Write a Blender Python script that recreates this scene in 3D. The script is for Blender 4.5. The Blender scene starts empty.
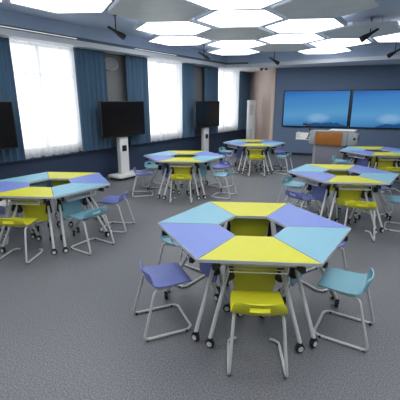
import bpy, bmesh, math, random
from mathutils import Vector, Matrix
PI = math.pi
random.seed(4)
col = bpy.context.scene.collection
cos, sin, rad = math.cos, math.sin, math.radians

# ------------------------------------------------------------------ materials
def mat(name, rgb, rough=.5, metal=0., spec=.5, bump=0., bscale=60., var=0., vscale=8., trans=None, coat=0.):
    m = bpy.data.materials.new(name); m.use_nodes = True
    nt = m.node_tree; b = nt.nodes['Principled BSDF']
    b.inputs['Base Color'].default_value = (*rgb, 1)
    b.inputs['Roughness'].default_value = rough
    b.inputs['Metallic'].default_value = metal
    b.inputs['Specular IOR Level'].default_value = spec
    b.inputs['Coat Weight'].default_value = coat
    tc = nt.nodes.new('ShaderNodeTexCoord')
    if var > 0:
        n = nt.nodes.new('ShaderNodeTexNoise'); n.inputs['Scale'].default_value = vscale; n.inputs['Detail'].default_value = 4
        nt.links.new(tc.outputs['Object'], n.inputs['Vector'])
        r = nt.nodes.new('ShaderNodeMapRange')
        r.inputs['From Min'].default_value = .3; r.inputs['From Max'].default_value = .7
        r.inputs['To Min'].default_value = 1 - var; r.inputs['To Max'].default_value = 1 + var
        nt.links.new(n.outputs['Fac'], r.inputs['Value'])
        mx = nt.nodes.new('ShaderNodeVectorMath'); mx.operation = 'SCALE'
        mx.inputs[0].default_value = rgb
        nt.links.new(r.outputs['Result'], mx.inputs['Scale'])
        nt.links.new(mx.outputs['Vector'], b.inputs['Base Color'])
    if bump > 0:
        n = nt.nodes.new('ShaderNodeTexNoise'); n.inputs['Scale'].default_value = bscale
        nt.links.new(tc.outputs['Object'], n.inputs['Vector'])
        bp = nt.nodes.new('ShaderNodeBump'); bp.inputs['Strength'].default_value = bump; bp.inputs['Distance'].default_value = .002
        nt.links.new(n.outputs['Fac'], bp.inputs['Height']); nt.links.new(bp.outputs['Normal'], b.inputs['Normal'])
    return m

def emis(name, rgb, strength):
    m = bpy.data.materials.new(name); m.use_nodes = True; nt = m.node_tree
    for n in list(nt.nodes): nt.nodes.remove(n)
    o = nt.nodes.new('ShaderNodeOutputMaterial'); e = nt.nodes.new('ShaderNodeEmission')
    e.inputs['Color'].default_value = (*rgb, 1); e.inputs['Strength'].default_value = strength
    nt.links.new(e.outputs[0], o.inputs[0]); return m

LIGHT = 2.2
M = {}
M['yellow'] = mat('yellow_laminate', (.56, .53, .015), .5, var=.02)
M['blue'] = mat('periwinkle_laminate', (.15, .21, .52), .5, var=.02)
M['aqua'] = mat('aqua_laminate', (.185, .40, .50), .5, var=.02)
M['yellow_plastic'] = mat('yellow_plastic', (.70, .67, .03), .42, bump=.25, bscale=180)
M['blue_plastic'] = mat('periwinkle_plastic', (.15, .18, .44), .42, bump=.25, bscale=180)
M['aqua_plastic'] = mat('aqua_plastic', (.20, .42, .50), .42, bump=.25, bscale=180)
M['edge'] = mat('pale_edge_band', (.50, .52, .55), .4)
M['paint'] = mat('pale_grey_powder_coat', (.60, .60, .58), .35)
M['black'] = mat('black_plastic', (.012, .012, .014), .4)
M['hub'] = mat('white_caster_hub', (.7, .7, .7), .35)
M['rubber'] = mat('black_rubber', (.015, .015, .015), .7)
M['front_wall'] = mat('blue_grey_wall_paint', (.155, .215, .325), .7, var=.03, vscale=2)
M['side_wall'] = mat('taupe_wall_paint', (.19, .19, .19), .8, var=.03, vscale=2)
M['navy'] = mat('navy_dado_paint', (.024, .042, .085), .55, var=.06, vscale=3)
M['beige'] = mat('beige_wall_panel', (.70, .54, .47), .6, var=.04, vscale=2)
M['trim'] = mat('beige_edge_trim', (.80, .62, .48), .5)
M['soffit'] = mat('white_soffit_paint', (.78, .78, .79), .7)
M['fascia'] = mat('grey_fascia_paint', (.13, .145, .16), .6)
M['ceil'] = mat('slate_blue_ceiling_paint', (.48, .56, .70), .45, var=.03, vscale=1.5)
M['grey_panel'] = mat('grey_acoustic_panel', (.86, .86, .85), .5, metal=.1, var=.05, vscale=3)
M['panel_frame'] = mat('light_panel_frame', (.62, .64, .68), .5, metal=.0)
M['glow'] = emis('luminous_diffuser', (.93, .97, 1.0), LIGHT)
M['led'] = emis('led_strip_glow', (.95, .97, 1.0), .5)
M['curtain'] = mat('blue_curtain_cloth', (.072, .138, .215), .85, bump=.2, bscale=300)
M['white'] = mat('white_gloss_plastic', (.62, .62, .62), .35)
M['whitecase'] = mat('white_cabinet', (.72, .71, .69), .3)
M['frame_white'] = mat('white_window_frame', (.45, .45, .47), .4)
M['screen_off'] = mat('dark_screen_glass', (.006, .005, .005), .22, spec=.35)
M['bezel'] = mat('dark_bezel', (.012, .013, .015), .35)
M['wood'] = mat('orange_brown_veneer', (.32, .115, .02), .4, var=.12, vscale=6)
M['lectern'] = mat('pale_grey_lectern', (.31, .32, .34), .5)
M['lilac'] = mat('lilac_grey_lectern_body', (.20, .20, .235), .5)
M['plain'] = mat('plain_wall_paint', (.30, .32, .36), .8)

# floor: speckled grey vinyl
def floor_mat():
    m = mat('speckled_grey_vinyl', (.13, .135, .155), .42, spec=.5); nt = m.node_tree; b = nt.nodes['Principled BSDF']
    tc = nt.nodes.new('ShaderNodeTexCoord')
    n = nt.nodes.new('ShaderNodeTexNoise'); n.inputs['Scale'].default_value = 95; n.inputs['Detail'].default_value = 3
    n2 = nt.nodes.new('ShaderNodeTexNoise'); n2.inputs['Scale'].default_value = .7; n2.inputs['Detail'].default_value = 2
    for q in (n, n2): nt.links.new(tc.outputs['Object'], q.inputs['Vector'])
    cr = nt.nodes.new('ShaderNodeValToRGB')
    cr.color_ramp.elements[0].position = .36; cr.color_ramp.elements[0].color = (.085, .085, .092, 1)
    cr.color_ramp.elements[1].position = .64; cr.color_ramp.elements[1].color = (.212, .211, .225, 1)
    nt.links.new(n.outputs['Fac'], cr.inputs['Fac'])
    r = nt.nodes.new('ShaderNodeMapRange'); r.inputs['To Min'].default_value = .9; r.inputs['To Max'].default_value = 1.1
    nt.links.new(n2.outputs['Fac'], r.inputs['Value'])
    mx = nt.nodes.new('ShaderNodeVectorMath'); mx.operation = 'SCALE'
    nt.links.new(cr.outputs['Color'], mx.inputs[0]); nt.links.new(r.outputs['Result'], mx.inputs['Scale'])
    nt.links.new(mx.outputs['Vector'], b.inputs['Base Color'])
    return m
M['floor'] = floor_mat()

def sheer_mat():
    m = bpy.data.materials.new('white_sheer_voile'); m.use_nodes = True; nt = m.node_tree
    for n in list(nt.nodes): nt.nodes.remove(n)
    o = nt.nodes.new('ShaderNodeOutputMaterial')
    t = nt.nodes.new('ShaderNodeBsdfTranslucent'); t.inputs['Color'].default_value = (.92, .92, .93, 1)
    d = nt.nodes.new('ShaderNodeBsdfDiffuse'); d.inputs['Color'].default_value = (.85, .85, .86, 1)
    p = nt.nodes.new('ShaderNodeBsdfTransparent')
    a = nt.nodes.new('ShaderNodeMixShader'); a.inputs[0].default_value = .35
    b = nt.nodes.new('ShaderNodeMixShader'); b.inputs[0].default_value = .24
    nt.links.new(t.outputs[0], a.inputs[1]); nt.links.new(d.outputs[0], a.inputs[2])
    nt.links.new(a.outputs[0], b.inputs[1]); nt.links.new(p.outputs[0], b.inputs[2])
    nt.links.new(b.outputs[0], o.inputs[0]); return m
M['sheer'] = sheer_mat()

def glass_mat():
    m = bpy.data.materials.new('window_glass'); m.use_nodes = True; nt = m.node_tree
    for n in list(nt.nodes): nt.nodes.remove(n)
    o = nt.nodes.new('ShaderNodeOutputMaterial')
    p = nt.nodes.new('ShaderNodeBsdfTransparent'); g = nt.nodes.new('ShaderNodeBsdfGlossy'); g.inputs['Roughness'].default_value = .02
    x = nt.nodes.new('ShaderNodeMixShader'); x.inputs[0].default_value = .06
    nt.links.new(p.outputs[0], x.inputs[1]); nt.links.new(g.outputs[0], x.inputs[2]); nt.links.new(x.outputs[0], o.inputs[0]); return m
M['glass'] = glass_mat()

# the lit picture on the wall displays: blue sky, soft cloud, island ridge over sea haze. object coords x 0..w, z 0..h
def display_mat(w, h):
    m = bpy.data.materials.new('lit_display_picture'); m.use_nodes = True; nt = m.node_tree; N = nt.nodes; L = nt.links
    for n in list(N): N.remove(n)
    o = N.new('ShaderNodeOutputMaterial'); e = N.new('ShaderNodeEmission'); e.inputs['Strength'].default_value = .47
    tc = N.new('ShaderNodeTexCoord'); sp = N.new('ShaderNodeSeparateXYZ'); L.new(tc.outputs['Object'], sp.inputs[0])
    def math_(op, a, b=None, c=None):
        q = N.new('ShaderNodeMath'); q.operation = op
        for i, v in enumerate((a, b, c)):
            if v is None: continue
            if isinstance(v, (int, float)): q.inputs[i].default_value = v
            else: L.new(v, q.inputs[i])
        return q.outputs[0]
    X = math_('DIVIDE', sp.outputs['X'], w); Z = math_('DIVIDE', sp.outputs['Z'], h)
    cr = N.new('ShaderNodeValToRGB'); el = cr.color_ramp.elements
    el[0].position = 0.; el[0].color = (.05, .20, .45, 1)
    el[1].position = 1.; el[1].color = (.030, .13, .42, 1)
    for p_, c_ in ((.08, (.07, .25, .50, 1)), (.30, (.11, .33, .60, 1)), (.55, (.07, .27, .56, 1)), (.8, (.055, .22, .56, 1))):
        k = el.new(p_); k.color = c_
    L.new(math_('ADD', Z, math_('MULTIPLY', X, -.12)), cr.inputs['Fac'])
    # cloud
    nz = N.new('ShaderNodeTexNoise'); nz.inputs['Scale'].default_value = 3.2; nz.inputs['Detail'].default_value = 5; L.new(tc.outputs['Object'], nz.inputs['Vector'])
    dx = math_('MULTIPLY', math_('SUBTRACT', X, .55), 5.); dz = math_('MULTIPLY', math_('SUBTRACT', Z, .24), 7.)
    blob = math_('SUBTRACT', 1., math_('ADD', math_('MULTIPLY', dx, dx), math_('MULTIPLY', dz, dz)))
    cl = N.new('ShaderNodeMapRange'); cl.inputs['From Min'].default_value = .35; cl.inputs['From Max'].default_value = 1.4; cl.inputs['To Max'].default_value = .45
    L.new(math_('ADD', blob, math_('MULTIPLY', nz.outputs['Fac'], .9)), cl.inputs['Value'])
    m1 = N.new('ShaderNodeMix'); m1.data_type = 'RGBA'; L.new(cl.outputs[0], m1.inputs['Factor']); L.new(cr.outputs[0], m1.inputs['A']); m1.inputs['B'].default_value = (.38, .58, .78, 1)
    # ridge
    n1 = N.new('ShaderNodeTexNoise'); n1.noise_dimensions = '1D'; n1.inputs['Scale'].default_value = 9; n1.inputs['Detail'].default_value = 4; L.new(X, n1.inputs['W'])
    env = math_('SUBTRACT', 1., math_('POWER', math_('ABSOLUTE', math_('MULTIPLY', math_('SUBTRACT', X, .68), 3.2)), 3.))
    hgt = math_('ADD', math_('MULTIPLY', math_('MULTIPLY', n1.outputs['Fac'], env), .15), .03)
    rid = math_('MULTIPLY', math_('LESS_THAN', Z, hgt), math_('GREATER_THAN', env, .0))
    m2 = N.new('ShaderNodeMix'); m2.data_type = 'RGBA'; L.new(math_('MULTIPLY', rid, .85), m2.inputs['Factor']); L.new(m1.outputs['Result'], m2.inputs['A']); m2.inputs['B'].default_value = (.012, .06, .18, 1)
    L.new(m2.outputs['Result'], e.inputs['Color']); L.new(e.outputs[0], o.inputs[0]); return m

# ------------------------------------------------------------------ mesh helpers
class MB:
    def __init__(s): s.bm = bmesh.new()
    def box(s, x0, x1, y0, y1, z0, z1, M4=None):
        v = [Vector((x, y, z)) for z in (z0, z1) for y in (y0, y1) for x in (x0, x1)]
        if M4: v = [M4 @ p for p in v]
        v = [s.bm.verts.new(p) for p in v]
        for f in ((0, 2, 3, 1), (4, 5, 7, 6), (0, 1, 5, 4), (2, 6, 7, 3), (0, 4, 6, 2), (1, 3, 7, 5)): s.bm.faces.new([v[i] for i in f])
        return s
    def prism(s, pts, z0, z1, M4=None):
        a = [Vector((x, y, z0)) for x, y in pts]; b = [Vector((x, y, z1)) for x, y in pts]
        if M4: a = [M4 @ p for p in a]; b = [M4 @ p for p in b]
        a = [s.bm.verts.new(p) for p in a]; b = [s.bm.verts.new(p) for p in b]; n = len(a)
        s.bm.faces.new(a[::-1]); s.bm.faces.new(b)
        for i in range(n): s.bm.faces.new((a[i], a[(i+1) % n], b[(i+1) % n], b[i]))
        return s
    def ring(s, outer, inner, z0, z1):
        n = len(outer)
        V = [[s.bm.verts.new((x, y, z)) for x, y in P] for P in (outer, inner) for z in (z0, z1)]
        o0, o1, i0, i1 = V
        for k in range(n):
            j = (k+1) % n
            for q in ((o0[k], o0[j], o1[j], o1[k]), (i0[j], i0[k], i1[k], i1[j]), (o1[k], o1[j], i1[j], i1[k]), (o0[j], o0[k], i0[k], i0[j])): s.bm.faces.new(q)
        return s
    def tube(s, pts, r, n=10, r2=None):
        pts = [Vector(p) for p in pts]; m = len(pts); rings = []; prev = None
        for i, p in enumerate(pts):
            d = (pts[min(i+1, m-1)] - pts[max(i-1, 0)]).normalized()
            if prev is None:
                u = d.orthogonal().normalized()
            else:
                u = (prev - d*prev.dot(d)).normalized()
            prev = u; v = d.cross(u)
            rr = r if r2 is None else r + (r2-r)*i/(m-1)
            rings.append([s.bm.verts.new(p + (u*cos(2*PI*k/n) + v*sin(2*PI*k/n))*rr) for k in range(n)])
        for a, b in zip(rings, rings[1:]):
            for k in range(n): s.bm.faces.new((a[k], a[(k+1) % n], b[(k+1) % n], b[k]))
        s.bm.faces.new(rings[0][::-1]); s.bm.faces.new(rings[-1]); return s
    def lathe(s, prof, n=24, M4=None):
        rings = []
        for r, z in prof:
            ring = []
            for k in range(n):
                p = Vector((r*cos(2*PI*k/n), r*sin(2*PI*k/n), z))
                ring.append(s.bm.verts.new(M4 @ p if M4 else p))
            rings.append(ring)
        for a, b in zip(rings, rings[1:]):
            for k in range(n): s.bm.faces.new((a[k], a[(k+1) % n], b[(k+1) % n], b[k]))
        s.bm.faces.new(rings[0][::-1]); s.bm.faces.new(rings[-1]); return s
    def build(s, name, material, parent=None, bevel=0., smooth=True, kind=None, seg=2):
        bmesh.ops.recalc_face_normals(s.bm, faces=s.bm.faces)
        if bevel > 0:
            es = [e for e in s.bm.edges if len(e.link_faces) == 2 and e.calc_face_angle(0) > .6]
            bmesh.ops.bevel(s.bm, geom=es, offset=bevel, segments=seg, profile=.6, affect='EDGES')
        me = bpy.data.meshes.new(name); s.bm.to_mesh(me); s.bm.free(); me.materials.append(material)
        if smooth:
            for p in me.polygons: p.use_smooth = True
            me.set_sharp_from_angle(angle=rad(38))
        o = bpy.data.objects.new(name, me); col.objects.link(o)
        if parent: o.parent = parent
        if kind: o['kind'] = kind
        return o

def bend(pts, r, n=5):
    """polyline with rounded corners"""
    pts = [Vector(p) for p in pts]; out = [pts[0]]
    for a, b, c in zip(pts, pts[1:], pts[2:]):
        d1 = (a-b); d2 = (c-b); k = min(r, d1.length*.45, d2.length*.45)
        p, q = b + d1.normalized()*k, b + d2.normalized()*k
        for i in range(n+1):
            t = i/n; out.append(p*(1-t)**2 + b*2*t*(1-t) + q*t*t)
    out.append(pts[-1]); return out

def thing(name, label, cat, loc=(0, 0, 0), rz=0., group=None):
    o = bpy.data.objects.new(name, None); o.empty_display_size = .1; col.objects.link(o)
    o.location = loc; o.rotation_euler = (0, 0, rz)
    return tag(o, label, cat, group)
def tag(o, label, cat, group=None):
    o['label'] = label; o['category'] = cat
    if group: o['group'] = group
    return o
def dup(root, loc, rz, label, group=None):
    r = root.copy(); col.objects.link(r); r.location = loc; r.rotation_euler = (0, 0, rz); r['label'] = label
    if group: r['group'] = group
    for ch in list(root.children):
        c = ch.copy(); col.objects.link(c); c.parent = r
        for g in list(ch.children):
            d = g.copy(); col.objects.link(d); d.parent = c
    return r

# ------------------------------------------------------------------ room shell
XW = -6.82; XR = 3.2; YB = -2.6
TF = Vector((.9692, .2462, 0)); AF = math.atan2(TF.y, TF.x)         # direction of the front wall
F0 = Vector((-5.05, 11.95, 0))                                       # left end of the front wall
def fw(s, z=0, off=0):                                               # point on the front wall, off = towards the room
    return F0 + TF*s + Vector((TF.y, -TF.x, 0))*off + Vector((0, 0, z))
FL = (XR - F0.x)/TF.x
CE = 3.30; SZ = 2.92; DZ = .70
LC = Vector((XW, 13.40, 0))                                          # far end of the window wall
MB().prism([(XW-.3, YB-.2), (XR+.2, YB-.2), (XR+.2, fw(FL).y+.3), (F0.x, F0.y+1.9), (XW-.3, 13.7)], -.1, 0).build('floor', M['floor'], kind='structure', smooth=False)
MB().prism([(XW-.3, YB-.2), (XR+.2, YB-.2), (XR+.2, fw(FL).y+.3), (F0.x, F0.y+1.9), (XW-.3, 13.7)], CE, CE+.1).build('ceiling', M['ceil'], kind='structure', smooth=False)

WIN = [(3.50, 5.22), (7.15, 9.0), (10.76, 12.56)]
Z0, Z1 = .86, 2.91
WIN_ALL = [(-1.9, -.3), (.1, 1.7)] + WIN  # first two openings are added out of view to let in more daylight
b = MB(); y = YB
b.box(XW-.25, XW, YB, 13.4, DZ, Z0); b.box(XW-.25, XW, YB, 13.4, Z1, CE)
for a, c in WIN_ALL + [(13.4, 13.4)]:
    if a > y: b.box(XW-.25, XW, y, a, Z0, Z1)
    y = c
b.build('wall_left', M['side_wall'], kind='structure', smooth=False)
MB().box(XW-.25, XW+.03, YB, 13.36, 0, DZ).build('trim_1', M['navy'], kind='structure', smooth=False)
MB().box(XW, XW+.1, YB, 13.30, DZ, DZ+.03).build('trim_2', M['navy'], kind='structure', smooth=False)
mf = Matrix.Translation(F0) @ Matrix.Rotation(AF, 4, 'Z')
o = MB().box(0, FL, 0, .2, 0, CE).build('wall_front', M['front_wall'], kind='structure', smooth=False); o.matrix_world = mf
o = MB().box(.02, FL, -.015, 0, 0, .09).build('baseboard_front', mat('dark_baseboard', (.02, .025, .04), .4), kind='structure', smooth=False); o.matrix_world = mf
d = (LC - F0); ang = math.atan2(d.y, d.x)
o = MB().box(0, d.length, -.2, 0, 0, CE).build('wall_corner', M['beige'], kind='structure', smooth=False)
o.matrix_world = Matrix.Translation(F0) @ Matrix.Rotation(ang, 4, 'Z')
MB().box(F0.x-.09, F0.x+.02, F0.y-.04, F0.y+.14, 0, SZ).build('trim_3', M['trim'], kind='structure', smooth=False)
MB().box(XR, XR+.2, YB, fw(FL).y+.2, 0, CE).build('wall_right', M['plain'], kind='structure', smooth=False)
MB().box(XW-.2, XR+.2, YB-.2, YB, 0, CE).build('wall_back', M['plain'], kind='structure', smooth=False)

# lowered soffit round the room with its grey fascia and LED strip
SI = -6.40                                                            # inner edge of the window side soffit
c1 = (SI, 10.95); c2 = (XR, 11.35)
MB().prism([(XW, YB), (SI, YB), c1, (-5.7, 11.15), (XW, 13.4)], SZ, SZ+.10).build('trim_4', M['soffit'], kind='structure', smooth=False)
MB().prism([(-5.7, 11.15), (-4.9, 11.12), c2, (XR, fw(FL).y), (F0.x, F0.y), (XW, 13.4)], SZ, SZ+.10).build('trim_5', M['soffit'], kind='structure', smooth=False)
MB().prism([(SI-.05, YB), (SI, YB), c1, (-5.7, 11.17), (-5.75, 11.2), (SI-.05, 10.97)], SZ+.16, CE).build('trim_8', M['ceil'], kind='structure', smooth=False)
MB().prism([(SI-.05, YB), (SI, YB), c1, (-5.7, 11.17), (-5.75, 11.2), (SI-.05, 10.97)], SZ+.10, SZ+.16).build('trim_6', M['fascia'], kind='structure', smooth=False)
MB().prism([(-5.7, 11.17), (-4.9, 11.12), c2, (XR, 11.40), (-4.9, 11.17), (-5.72, 11.22)], SZ+.10, CE).build('trim_7', M['ceil'], kind='structure', smooth=False)
tag(MB().box(SI, SI+.012, 3.3, 4.95, SZ+.122, SZ+.130).build('light_strip', M['led']), 'thin white light strip glowing along the grey fascia above the left window', 'light strip')
tag(MB().box(SI, SI+.012, 6.6, 8.2, SZ+.122, SZ+.130).build('light_strip', M['led']), 'thin white light strip glowing along the grey fascia above the middle window', 'light strip')

# windows, plus two added unseen ones for daylight: frame, mullions, glass
for i, (a, c) in enumerate(WIN + WIN_ALL[:2]):
    b = MB(); X0, X1 = XW-.16, XW-.10
    b.box(X0, X1, a-.02, a+.02, Z0, Z1).box(X0, X1, c-.02, c+.02, Z0, Z1).box(X0, X1, a+.02, c-.02, Z0, Z0+.04).box(X0, X1, a+.02, c-.02, Z1-.03, Z1)
    m_ = a + (c-a)*.52
    b.box(X0, X1, m_-.03, m_+.03, Z0+.04, Z1-.03).box(X0, X1, a+.02, m_-.03, 2.34, 2.38).box(X0, X1, m_+.03, c-.02, 2.34, 2.38)
    f = b.build('window_%d' % (i+1), M['frame_white'], kind='structure', smooth=False)
    MB().box(XW-.135, XW-.127, a+.04, c-.04, Z0+.04, Z1-.04).build('pane', M['glass'], f, smooth=False)

def cloth(y0, y1, x, z0, z1, amp, wl, th, seed, hem=0.):
    rnd = random.Random(seed); b = MB(); bm = b.bm
    n = max(8, int((y1-y0)/wl*8)); ph = rnd.random()*6
    fr = []; bk = []; nz = 7
    off = [rnd.uniform(-.25, .25) for _ in range(n+1)]
    for j in range(nz+1):
        t = j/nz; z = z0 + (z1-z0)*t; A = amp*(1-.35*t); f_ = []; k_ = []
        for i in range(n+1):
            yy = y0 + (y1-y0)*i/n
            w_ = A*sin(2*PI*(yy/wl) + ph + off[i]*.8) + A*.35*sin(2*PI*yy/(wl*2.7)+seed)
            yy2 = yy + A*.3*cos(2*PI*yy/wl*1.0+ph) if 0 < i < n else yy
            zz = z + (hem*sin(2*PI*yy/.23+seed) if j == 0 else 0)
            f_.append(bm.verts.new((x+w_+th/2, yy2, zz))); k_.append(bm.verts.new((x+w_-th/2, yy2, zz)))
        fr.append(f_); bk.append(k_)
    for j in range(nz):
        for i in range(n):
            bm.faces.new((fr[j][i], fr[j][i+1], fr[j+1][i+1], fr[j+1][i])); bm.faces.new((bk[j][i+1], bk[j][i], bk[j+1][i], bk[j+1][i+1]))
        bm.faces.new((bk[j][0], fr[j][0], fr[j+1][0], bk[j+1][0])); bm.faces.new((fr[j][n], bk[j][n], bk[j+1][n], fr[j+1][n]))
    for i in range(n):
        bm.faces.new((bk[0][i], bk[0][i+1], fr[0][i+1], fr[0][i])); bm.faces.new((fr[nz][i], fr[nz][i+1], bk[nz][i+1], bk[nz][i]))
    return b
def sheet(y0, y1, x, z0, z1, amp, wl, seed):
    b = MB(); bm = b.bm; n = int((y1-y0)/wl*8); R_ = []
    for j in range(2):
        z = z0 + (z1-z0)*j; row = []
        for i in range(n+1):
            yy = y0+(y1-y0)*i/n
            row.append(bm.verts.new((x + amp*sin(2*PI*yy/wl+seed) + amp*.5*sin(2*PI*yy/(wl*2.3)), yy, z - (0 if j else abs(.035*sin(2*PI*yy/.46+seed))))))
        R_.append(row)
    for i in range(n): bm.faces.new((R_[0][i], R_[0][i+1], R_[1][i+1], R_[1][i]))
    return b
wn = ['left window', 'middle window', 'window beside the white cabinet air conditioner']
for i, (a, c) in enumerate(WIN):
    tag(sheet(a-.02, c+.02, XW+.075, DZ+.055, SZ-.01, .016, .13, i).build('sheer_curtain', M['sheer']),
        'white sheer curtain glowing with daylight in the ' + wn[i], 'sheer curtain')
CUR = [(1.9, 3.67, 'wide blue curtain at the left edge, behind the cut-off black display'), (5.02, 5.84, 'blue curtain drawn back on the right side of the left window'), (6.48, 7.27, 'blue curtain drawn back on the left side of the middle window'),
       (8.82, 9.38, 'blue curtain on the right side of the middle window'), (10.0, 10.84, 'blue curtain on the left side of the farthest window'), (12.38, 13.18, 'blue curtain beside the beige corner wall')]
for i, (a, c, l) in enumerate(CUR):
    tag(cloth(a, c, XW+.175, DZ+.04, SZ-.005, .042, .135, .012, i+1).build('curtain', M['curtain']), l, 'curtain', 'blue curtains along the window wall')

# round speaker on the pier between left and middle window
t = thing('wall_speaker', 'round pale grille speaker high on the grey pier between two curtains', 'speaker', (XW, 6.16, 2.68))
MY = Matrix.Rotation(PI/2, 4, 'Y')
MB().lathe([(.15, 0), (.17, .012), (.172, .03), (.15, .042), (.13, .035), (.128, .004)], 32, MY).build('rim', mat('pale_grey_rim', (.30, .30, .30), .5), t)
MB().lathe([(.126, .004), (.126, .018), (.09, .026), (.03, .03)], 32, MY).build('grille', mat('grey_grille', (.20, .20, .205), .6, bump=.8, bscale=90), t)
t.scale = (1, 1.45, .85)

# ------------------------------------------------------------------ hexagonal ceiling panels
HZ = 3.12; HR = .745; S = .9414
PX, PY = 1.465*S, 1.222*S
def hexpts(r): return [(r*sin(k*PI/3), r*cos(k*PI/3)) for k in range(6)]
lit = thing('hexagonal_ceiling_light', '', 'ceiling light', (0, 0, HZ))
MB().ring(hexpts(HR), hexpts(HR-.045), -.0, .07).build('frame', M['panel_frame'], lit, smooth=False)
MB().prism(hexpts(HR-.045), .006, .03).build('diffuser', M['glow'], lit, smooth=False)
for k in (0, 2, 4):
    MB().tube([(.45*sin(k*PI/3), .45*cos(k*PI/3), .03), (.45*sin(k*PI/3), .45*cos(k*PI/3), CE-HZ)], .006, 6).build('suspension_rod', M['panel_frame'], lit)
gry = thing('hexagonal_ceiling_panel', '', 'ceiling panel', (0, 0, HZ))
MB().prism(hexpts(HR+.008), 0, .06).build('panel', M['grey_panel'], gry, smooth=False)
for k in (0, 2, 4):
    MB().tube([(.45*sin(k*PI/3), .45*cos(k*PI/3), .06), (.45*sin(k*PI/3), .45*cos(k*PI/3), CE-HZ)], .006, 6).build('suspension_rod', M['panel_frame'], gry)
ROW = {r: (3.50+1.222*r)*S for r in range(-3, 8)}
LITS = [(0, -4.80, 'bright white hexagonal ceiling light cut by the top left corner of the photo'),
        (1, -2.62, 'bright hexagonal ceiling light cut by the top edge near the middle'),
        (2, -4.70, 'bright hexagonal ceiling light just above the middle window, left of the large central one'),
        (2, -3.23, 'large bright hexagonal ceiling light in the centre, second from the top edge'),
        (3, -5.47, 'bright hexagonal ceiling light nearest the middle window curtain'),
        (3, -2.50, 'large bright hexagonal ceiling light above the gap left of the wall displays'),
        (4, -4.62, 'narrow bright hexagonal ceiling light in the far middle, right behind the grey one'),
        (4, -3.20, 'bright hexagonal ceiling light directly above the left lit wall display'),
        (5, -5.37, 'farthest bright hexagonal ceiling light toward the beige corner'),
        (5, -2.43, 'bright hexagonal ceiling light beside the black spotlight near the right'),
        (6, -3.14, 'farthest bright hexagonal ceiling light before the lit wall displays'),
        (5, -.98, 'bright hexagonal ceiling light cut by the right edge')]
GRYS = [(1, -4.05, 'silvery grey hexagonal ceiling panel between the two bright lights at the top edge'),
        (3, -3.98, 'silvery grey hexagonal ceiling panel behind the large central light'),
        (2, -1.78, 'grey hexagonal ceiling panel right of the large central light'),
        (1, -1.10, 'large grey hexagonal ceiling panel at the top edge above the right spotlight'),
        (4, -1.72, 'grey hexagonal ceiling panel left of the right-hand spotlight'),
        (5, -3.90, 'small grey hexagonal ceiling panel among the far lights')]
def put(proto, lst, grp, first):
    for i, (r, x, l) in enumerate(lst):
        if first and i == 0:
            proto.location = (x*S, ROW[r], HZ); proto['label'] = l; proto['group'] = grp
        else: dup(proto, (x*S, ROW[r], HZ), 0, l, grp)
put(lit, LITS, 'hexagonal ceiling lights', True); put(gry, GRYS, 'grey hexagonal ceiling panels', True)
OUT = 'added hexagonal fill light overhead, unseen outside the camera view'
for r, x in ((-1, -2.6), (-1, .4), (1, .4), (-1, -5.5), (3, 1.3), (-3, -1.1), (-3, -4.1), (-1, 2.2), (1, 2.2), (-3, 1.9), (-2, -.3), (0, -.3), (-2, -3.3)):  # extra unseen lights, added so the room is bright enough
    dup(lit, (x*S, ROW[r], HZ), 0, OUT, 'added fill lights out of view')

# ------------------------------------------------------------------ spotlights
def spot(loc, drop, rz, tilt, label, first=[None]):
    if first[0] is None:
        t = thing('ceiling_spotlight', label, 'spotlight', (0, 0, 0), 0, 'black ceiling spotlights')
        MB().lathe([(.035, -.012), (.035, 0)], 16).build('mount', M['black'], t)
        MB().tube([(0, 0, -.01), (0, 0, -.26)], .011, 8).build('stem', M['black'], t)
        b = MB(); m = Matrix.Translation((0, 0, -.27)) @ Matrix.Rotation(rad(122), 4, 'Y')
        b.lathe([(.012, -.17), (.02, -.165), (.026, -.02), (.03, .0), (.044, .06), (.054, .12), (.056, .18), (.046, .182), (.03, .15)], 20, m)
        b.build('lamp_head', M['black'], t); first[0] = t
        t.location = loc; t.rotation_euler = (0, 0, rz); return
    dup(first[0], loc, rz, label, 'black ceiling spotlights')
spot((-5.12, 4.82, CE), .3, rad(28), 0, 'black spotlight hanging over the left window wall')
spot((-5.70, 8.52, CE), .3, rad(28), 0, 'black spotlight hanging before the far lights, above the middle display')
spot((-4.60, 10.72, CE), .3, rad(28), 0, 'black spotlight hanging near the beige corner wall')
spot((-1.40, 7.62, CE), .3, rad(208), 0, 'large black spotlight hanging at the right beside the grey panels')
spot((-1.33, 10.70, CE), .3, rad(208), 0, 'black spotlight at the right edge above the wall display')

# ------------------------------------------------------------------ wall displays
DW, DH = 2.13, 1.205
dm = display_mat(DW-.07, DH-.07)
def display(s0, label, first=[None]):
    p = fw(s0, .985, 0)
    if first[0]: dup(first[0], p, AF, label); return
    t = thing('wall_display', label, 'display', p, AF); first[0] = t
    MB().box(0, DW, -.075, 0, 0, DH).build('casing', M['bezel'], t, bevel=.006)
    o_ = MB().box(0, DW-.07, -.004, 0, 0, DH-.07).build('screen', dm, t, smooth=False); o_.location = (.035, -.0765, .035)
display(.335, 'lit wall display with blue sky picture, left one, fully in view')
display(.335+DW+.035, 'lit wall display with blue sky picture, cut by the right edge')
t = thing('webcam', 'tiny pale camera above the joint between the two wall displays', 'camera', fw(2.50, 2.235), AF)
MB().box(-.03, .03, -.05, 0, 0, .04).build('body', mat('olive_plastic', (.3, .32, .2), .5), t, bevel=.006)
MB().lathe([(.012, 0), (.014, .012), (.008, .014)], 12, Matrix.Translation((0, -.048, .02)) @ Matrix.Rotation(PI/2, 4, 'X')).build('lens', M['black'], t)
t = thing('ceiling_camera', 'small dark twin camera under the white soffit at the beige corner', 'camera', (-5.42, 11.8, SZ), 0)
MB().box(-.14, .14, -.03, .03, -.015, 0).build('bracket', M['black'], t, bevel=.004)
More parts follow.
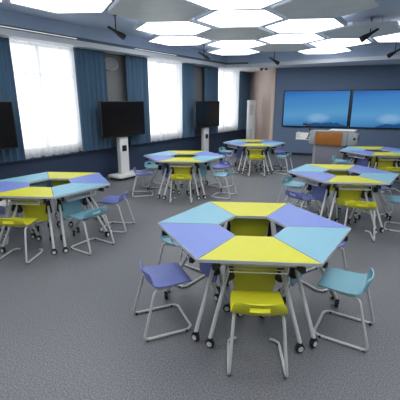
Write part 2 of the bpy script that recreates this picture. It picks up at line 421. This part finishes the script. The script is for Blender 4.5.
for s in (-1, 1): MB().lathe([(.02, -.07), (.038, -.055), (.04, -.015), (.03, -.012)], 14, Matrix.Translation((s*.085, 0, 0))).build('camera_head', M['black'], t)
P_ = F0 + d*.10
t = thing('light_switch', 'small white switch on the beige corner wall', 'switch', (P_.x, P_.y, 2.18), ang + PI)
MB().box(-.07, .07, -.012, 0, -.04, .04).build('plate', M['white'], t, bevel=.004)
MB().box(-.03, .03, -.018, -.012, -.02, .02).build('rocker', M['white'], t, bevel=.002)

# ------------------------------------------------------------------ air conditioner
t = thing('cabinet_air_conditioner', 'tall white cabinet air conditioner standing before the beige corner wall', 'air conditioner', (-5.98, 12.12, 0), rad(25))
def rr(w, dd, r, n=6):
    P = []
    for cx, cy, a0 in ((w/2-r, dd/2-r, 0), (-w/2+r, dd/2-r, 90), (-w/2+r, -dd/2+r, 180), (w/2-r, -dd/2+r, 270)):
        for i in range(n+1): a = rad(a0+90*i/n); P.append((cx+r*cos(a), cy+r*sin(a)))
    return P
MB().prism(rr(.33, .33, .16), .08, 1.80).build('cabinet', M['whitecase'], t)
MB().prism(rr(.31, .31, .15), 0, .08).build('plinth', M['lectern'], t)
MB().prism(rr(.34, .34, .165), 1.80, 1.87).build('cap', M['whitecase'], t, bevel=.012)
b = MB()
for k in range(12): b.box(-.06, .06, -.171, -.158, 1.36+k*.03, 1.372+k*.03)
b.build('outlet_grille', M['lectern'], t)
b = MB()
for k in range(16): b.box(-.05, .05, -.168, -.158, .3+k*.035, .312+k*.035)
b.build('intake_grille', M['lectern'], t)

# ------------------------------------------------------------------ rolling displays on stands, local +y faces the room
def tv_stand():
    t = thing('rolling_display', '', 'display', (0, 0, 0), 0, 'black displays on white rolling stands')
    MB().box(-.70, .70, -.03, .035, 1.02, 1.84).build('casing', M['bezel'], t, bevel=.008)
    MB().box(-.68, .68, .035, .039, 1.045, 1.82).build('screen', M['screen_off'], t, smooth=False)
    MB().box(-.25, .25, -.07, -.03, 1.2, 1.65).build('mounting_plate', M['black'], t)
    MB().box(-.135, .135, -.14, -.07, .12, 1.5).build('column', M['white'], t, bevel=.012)
    MB().box(-.135, .135, -.07, -.02, .12, 1.0).build('column_cover', M['whitecase'], t, bevel=.01)
    MB().box(-.07, .07, -.02, -.008, .66, .80).build('control_box', M['black'], t, bevel=.003)
    MB().prism([(-.42, -.20), (.42, -.20), (.42, .20), (.30, .24), (-.30, .24), (-.42, .20)], .06, .12).build('base', M['whitecase'], t, bevel=.012)
    for sx in (-1, 1):
        for sy in (-1, 1):
            c = MB().lathe([(.018, -.012), (.028, -.010), (.028, .010), (.018, .012)], 16, Matrix.Translation((sx*.36, sy*.15, .028)) @ Matrix.Rotation(PI/2, 4, 'Y')).build('caster', M['black'], t)
            MB().tube([(sx*.36, sy*.15, .028), (sx*.36, sy*.15, .062)], .009, 8).build('stem', M['hub'], c)
    return t
tv = tv_stand()
tv.location = (-6.36, 6.06, 0); tv.rotation_euler = (0, 0, -PI/2)
tv['label'] = 'black display on white rolling stand between the left and middle windows'
dup(tv, (-6.36, 2.72, 0), -PI/2, 'black display on rolling stand cut by the left edge of the photo')
dup(tv, (-6.36, 9.72, 0), -PI/2, 'farthest black display on white rolling stand, beside the farthest window')

# ------------------------------------------------------------------ lectern
t = thing('lectern', 'grey lectern console with orange-brown front panel before the wall displays', 'lectern', (-2.46, 10.05, 0), AF*.35)
MB().box(-.47, .33, -.25, .25, .05, .70).build('body', M['lilac'], t, bevel=.01)
MB().box(-.43, .29, -.22, .22, 0, .05).build('plinth', M['black'], t)
MB().box(-.46, -.40, -.258, -.25, .06, .70).build('pilaster', M['lectern'], t)
MB().box(-.45, .38, -.29, .28, .70, 1.06).build('console', M['lectern'], t, bevel=.008)
MB().box(-.42, .27, -.305, -.29, .70, 1.055).build('front_panel', M['wood'], t, bevel=.003)
MB().prism([(-.32, .70), (-.02, .70), (0, .74), (0, 1.04), (-.02, 1.06), (-.32, 1.06)], -.01, .01).build('side_cheek', M['lectern'], t, smooth=False).matrix_local = Matrix.Translation((.28, 0, 0)) @ Matrix(((0, 0, 1, 0), (1, 0, 0, 0), (0, 1, 0, 0), (0, 0, 0, 1)))
MB().box(-.59, -.42, -.29, .26, .71, 1.055).build('end_block', M['lectern'], t, bevel=.01)
b = MB().prism([(.38, .72), (.55, .72), (.63, .80), (.63, .98), (.55, 1.06), (.38, 1.06)], -.26, .28, Matrix(((1, 0, 0, 0), (0, 0, 1, 0), (0, 1, 0, 0), (0, 0, 0, 1))))
e = b.build('end_block', M['lectern'], t, bevel=.006)
MB().lathe([(.03, 0), (.034, .012), (.02, .014)], 16, Matrix.Translation((.56, -.262, .89)) @ Matrix.Rotation(PI/2, 4, 'X')).build('lock', M['black'], e)
MB().box(-.10, .56, -.24, .24, 1.075, 1.10).build('worktop', M['whitecase'], t, bevel=.005)
MB().box(-.09, .55, -.15, .20, 1.058, 1.076).build('worktop_support', M['lectern'], t)
tr = MB().box(-.98, -.62, -.18, .18, .80, .815).box(-.98, -.965, -.18, .18, .815, .99).box(-.98, -.66, .165, .18, .815, .97).build('side_shelf', M['whitecase'], t)
MB().box(-.70, -.58, -.03, .03, .765, .80).build('shelf_arm', M['lectern'], t)
t = thing('gooseneck_microphone', 'black gooseneck microphone on the left shelf of the lectern', 'microphone', (-3.13, 9.92, .815), 0)
MB().lathe([(.05, 0), (.05, .015), (.02, .025)], 16).build('base', M['black'], t)
MB().tube(bend([(0, 0, .02), (.05, 0, .16), (.03, 0, .40), (-.07, -.02, .42)], .07), .017, 8).build('gooseneck', M['black'], t)
MB().tube([(-.05, -.016, .42), (-.14, -.03, .40)], .034, 10).build('microphone_head', M['black'], t)

# ------------------------------------------------------------------ trapezoid desks; local +y points away from the table centre
R, K, R0 = .85, .355, .50
def corner_pts(sh=0.):
    r1, r2 = R-.0, R*K
    h1, h2 = r1*.8660254, r2*.8660254
    a, c = r1/2-.004-sh, r2/2-.004-sh*.3
    return [(-a-0*sh, h1-R0-sh), (-c, h2-R0+sh), (c, h2-R0+sh), (a, h1-R0-sh)]
def desk(colr):
    t = thing('trapezoid_desk', '', 'desk', (0, 0, 0), 0, 'trapezoid desks')
    P = corner_pts(); Q = corner_pts(.0044)
    MB().prism(Q, .730, .752).build('tabletop', M[colr], t, smooth=False)
    MB().ring(P, corner_pts(.0042), .727, .7505).build('edge_trim', M['edge'], t, smooth=False)
    for s in (-1, 1):
        cx, cy = s*.5, .8660254; tx, ty = -s*.8660254, .5
        def pt(r, z, k=.066): return (r*cx+k*tx, r*cy+k*ty-R0, z)
        out, inn, apx = pt(.78, .075), pt(.30, .075), pt(.50, .60)
        MB().tube([pt(.50, .60), out], .0165, 10).build('leg', M['paint'], t)
        MB().tube([pt(.49, .57), inn], .0145, 10).build('leg', M['paint'], t)
        MB().lathe([(.024, .46), (.042, .48), (.022, .62), (.016, .64)], 10, Matrix.Translation((pt(.505, 0)[0], pt(.505, 0)[1], 0))).build('hinge_cover', M['black'], t)
        MB().tube([pt(.50, .63), pt(.50, .715)], .013, 8).build('post', M['paint'], t)
        b = MB().tube([pt(.36, .714), pt(.74, .714)], .012, 8); b.build('top_rail', M['paint'], t)
        p = pt(.74, .70, .10)
        m = Matrix.Translation(p) @ Matrix.Rotation(-s*PI/6, 4, 'Z')
        MB().prism([(-.07, -.015), (.05, -.032), (.055, .012), (-.07, .022)], -.016, .016, m @ Matrix.Rotation(PI/2, 4, 'X') @ Matrix.Rotation(PI/2, 4, 'Y')).build('tilt_latch', M['black'], t, bevel=.003)
        for q, r_ in ((out, .78), (inn, .30)):
            x, y = q[0], q[1]
            a = -s*rad(20) + (0 if r_ > .5 else .6)
            mm = Matrix.Translation((x, y, .036)) @ Matrix.Rotation(a, 4, 'Z')
            c = MB().lathe([(.018, .05), (.020, .030), (.014, .020)], 12, Matrix.Translation((x, y, .036)))
            c.prism([(-.026, .006), (-.014, .044), (.014, .044), (.030, .008), (.014, .026), (-.012, .024)], -.018, .018, mm @ Matrix.Rotation(PI/2, 4, 'X'))
            c = c.build('caster', M['black'], t)
            MB().lathe([(.024, -.015), (.034, -.012), (.036, 0), (.034, .012), (.024, .015)], 18, mm @ Matrix.Rotation(PI/2, 4, 'X')).build('wheel', M['rubber'], c)
            MB().lathe([(.009, -.0165), (.012, -.0205), (.020, -.0200), (.0225, -.012), (.0225, .012), (.020, .0200), (.012, .0205), (.009, .0165)], 16, mm @ Matrix.Rotation(PI/2, 4, 'X')).build('hub', M['hub'], c)
    MB().tube([(-.20, .04, .69), (.20, .04, .69)], .012, 8).build('crossbar', M['paint'], t)
    MB().tube([(-.27, .185, .700), (.27, .185, .700)], .009, 8).build('tilt_bar', M['paint'], t)
    pz = MB(); mm = Matrix.Translation((0, -.10, .68)) @ Matrix.Rotation(rad(8), 4, 'X')
    pz.prism([(-.13, -.34), (.13, -.34), (.155, -.31), (.20, -.02), (.19, 0), (-.19, 0), (-.20, -.02), (-.155, -.31)], -.006, .006, mm @ Matrix.Rotation(PI/2, 4, 'X'))
    pz.build('modesty_panel', M[colr+'_plastic'], t, bevel=.002)
    b = MB()
    for k in range(6):
        yy = -.06 + k*.05; b.tube([(-.21, yy, .640), (.21, yy, .640)], .0048, 6)
    for sx in (-1, 1): b.tube(bend([(sx*.21, -.06, .70), (sx*.21, -.06, .640), (sx*.21, .19, .640), (sx*.21, .19, .71)], .02), .0055, 6)
    b.build('wire_shelf', M['paint'], t)
    return t

# ------------------------------------------------------------------ chairs; local +y is the back of the chair
def shell(rows, hole=None):
    """rows of (y, z, halfwidth, crown) -> solid sheet"""
    th = .009; n = 16; b = MB(); bm = b.bm; T = []; B = []
    pos = []
    for (y, z, w, up, curl) in rows:
        row = []
        for i in range(n+1):
            u = -1 + 2*i/n
            row.append(Vector((w*u, y - curl*u*u, z + up*u*u)))
        pos.append(row)
    m = len(rows)
    for j in range(m):
        tr, br = [], []
        for i in range(n+1):
            du = pos[j][min(i+1, n)] - pos[j][max(i-1, 0)]; dv = pos[min(j+1, m-1)][i] - pos[max(j-1, 0)][i]
            nn = du.cross(dv).normalized()
            tr.append(bm.verts.new(pos[j][i])); br.append(bm.verts.new(pos[j][i] - nn*th))
        T.append(tr); B.append(br)
    skip = set()
    if hole:
        j0, j1, i0, i1 = hole
        skip = {(j, i) for j in range(j0, j1) for i in range(i0, i1)}
    def ok(j, i): return 0 <= j < m-1 and 0 <= i < n and (j, i) not in skip
    for j in range(m-1):
        for i in range(n):
            if not ok(j, i): continue
            bm.faces.new((T[j][i], T[j][i+1], T[j+1][i+1], T[j+1][i])); bm.faces.new((B[j][i+1], B[j][i], B[j+1][i], B[j+1][i+1]))
            if not ok(j-1, i): bm.faces.new((B[j][i], B[j][i+1], T[j][i+1], T[j][i]))
            if not ok(j+1, i): bm.faces.new((T[j+1][i], T[j+1][i+1], B[j+1][i+1], B[j+1][i]))
            if not ok(j, i-1): bm.faces.new((T[j][i], T[j+1][i], B[j+1][i], B[j][i]))
            if not ok(j, i+1): bm.faces.new((B[j][i+1], B[j+1][i+1], T[j+1][i+1], T[j][i+1]))
    return b
def chair(colr):
    hook = colr == 'yellow'
    t = thing('student_chair', '', 'chair', (0, 0, 0), 0, 'student chairs')
    pl = M[colr+'_plastic']
    seat = [(-.205, .415, .135, .0, -.0), (-.200, .430, .165, .002, 0), (-.185, .438, .178, .004, 0), (-.13, .440, .186, .008, 0), (-.05, .433, .190, .013, 0), (.03, .428, .192, .017, 0), (.09, .431, .192, .020, .0), (.125, .442, .190, .020, .004)]
    back = [(.125, .442, .190, .020, .004), (.143, .462, .187, .014, .012), (.153, .480, .184, .008, .020), (.160, .500, .180, .002, .026), (.165, .519, .174, -.002, .030), (.169, .536, .163, -.006, .032), (.172, .548, .140, -.008, .032)]
    shell(seat).build('seat', pl, t)
    shell(back, (2, 4, 5, 11)).build('backrest', pl, t)
    for s in (-1, 1):
        MB().tube(bend([(s*.13, -.15, .422), (s*.155, .03, .412), (s*.170, .115, .412), (s*.197, .225, .0125), (s*.197, -.15, .0125), (s*.16, -.185, .0125), (s*.13 if hook else 0, -.185, .0125)], .045), .0118, 10).build('side_frame', M['paint'], t)
        MB().lathe([(.013, 0), (.014, .008), (.013, .02)], 10, Matrix.Translation((s*.195, .195, 0))).build('foot_cap', M['rubber'], t)
        MB().lathe([(.013, 0), (.014, .008), (.013, .02)], 10, Matrix.Translation((s*.197, -.13, 0))).build('foot_cap', M['rubber'], t)
    MB().tube([(-.142, -.06, .417), (.142, -.06, .417)], .009, 8).build('seat_support', M['paint'], t)
    return t

TAB = {'c': ((-1.303, 2.748), 29.6, 'nearest hexagonal table'),
       'l': ((-4.390, 2.745), 29.5, 'table cut by left edge'),
       'm': ((-4.36, 5.80), 31.5, 'table beside middle display'),
       'b': ((-4.24, 8.82), 31.5, 'far table before beige wall'),
       'r': ((-1.22, 5.78), 28.0, 'right table before the lectern'),
       'f': ((-1.17, 8.907), 29.6, 'farthest right table')}
SIDES = [(-60, 'yellow', 'near side'), (-120, 'blue', 'front left side'), (180, 'aqua', 'back left side'),
         (120, 'yellow', 'far side'), (60, 'blue', 'back right side'), (0, 'aqua', 'front right side')]
CN = {'yellow': 'yellow', 'blue': 'periwinkle blue', 'aqua': 'light aqua'}
# small deviations of single chairs: radius of the seat centre, extra angle round the table, extra turn
DEV = {('c', 0): (.80, 0, 1), ('c', 1): (.865, -.5, -2), ('c', 5): (.85, 1, 2), ('c', 4): (.86, 0, 6), ('c', 2): (.80, 0, -4),
       ('l', 4): (.85, -9, -24), ('l', 5): (.80, -1, 3), ('l', 0): (.78, -4, 4),
       ('m', 0): (.80, 1, 0), ('m', 1): (.88, -8, -10), ('m', 4): (.90, 4, 5), ('m', 5): (.90, 4, 5),
       ('r', 0): (.79, 4, -15), ('r', 1): (.80, 0, 4), ('r', 2): (.80, -4, 0), ('r', 5): (.88, 2, 5), ('b', 4): (.85, 0, 6), ('b', 5): (.86, 0, 0), ('b', 2): (.86, 0, 0), ('b', 1): (.86, 0, 0)}
SKIP = set()
dp, cp = {}, {}
for key, ((cx, cy), th, tn) in TAB.items():
    for i, (base, colr, sd) in enumerate(SIDES):
        a = rad(base + th - 30)
        lab = '%s desk, %s of %s' % (CN[colr], sd, tn)
        k_ = 1.022 if key == 'c' else 1.
        p = (cx + k_*R0*cos(a), cy + k_*R0*sin(a), 0); rz = a - PI/2
        if colr not in dp:
            q = dp[colr] = desk(colr); q.location = p; q.rotation_euler = (0, 0, rz); q['label'] = lab
        else: q = dup(dp[colr], p, rz, lab)
        q.scale = (k_, k_, 1)
        if (key, i) in SKIP: continue
        rr_, da, tw = DEV.get((key, i), (.80, 0, 0))
        a2 = a + rad(da); lab = '%s plastic chair at the %s of the %s' % (CN[colr], sd, tn)
        p = (cx + rr_*cos(a2), cy + rr_*sin(a2), 0); rz = a2 - PI/2 + rad(tw)
        if colr not in cp:
            cp[colr] = chair(colr); cp[colr].location = p; cp[colr].rotation_euler = (0, 0, rz); cp[colr]['label'] = lab
        else: dup(cp[colr], p, rz, lab)

# ------------------------------------------------------------------ world and camera
w = bpy.data.worlds.new('daylight'); bpy.context.scene.world = w; w.use_nodes = True
w.node_tree.nodes['Background'].inputs[0].default_value = (.90, .95, 1, 1)
w.node_tree.nodes['Background'].inputs[1].default_value = 1.5
cam = bpy.data.objects.new('camera', bpy.data.cameras.new('camera')); col.objects.link(cam)
cam.data.sensor_width = 36; cam.data.lens = 351.2/400*36; cam.data.clip_start = .02
pi_, ya = rad(15.71), rad(-34.36)
fwd = Vector((sin(ya)*cos(pi_), cos(ya)*cos(pi_), -sin(pi_)))
cam.location = (0, 0, 1.834); cam.rotation_euler = fwd.to_track_quat('-Z', 'Y').to_euler()
sc = bpy.context.scene; sc.camera = cam
sc.view_settings.view_transform = 'Standard'; sc.view_settings.look = 'None'; sc.view_settings.gamma = 1
sc.view_settings.exposure = 1.0
sc.cycles.max_bounces = 8
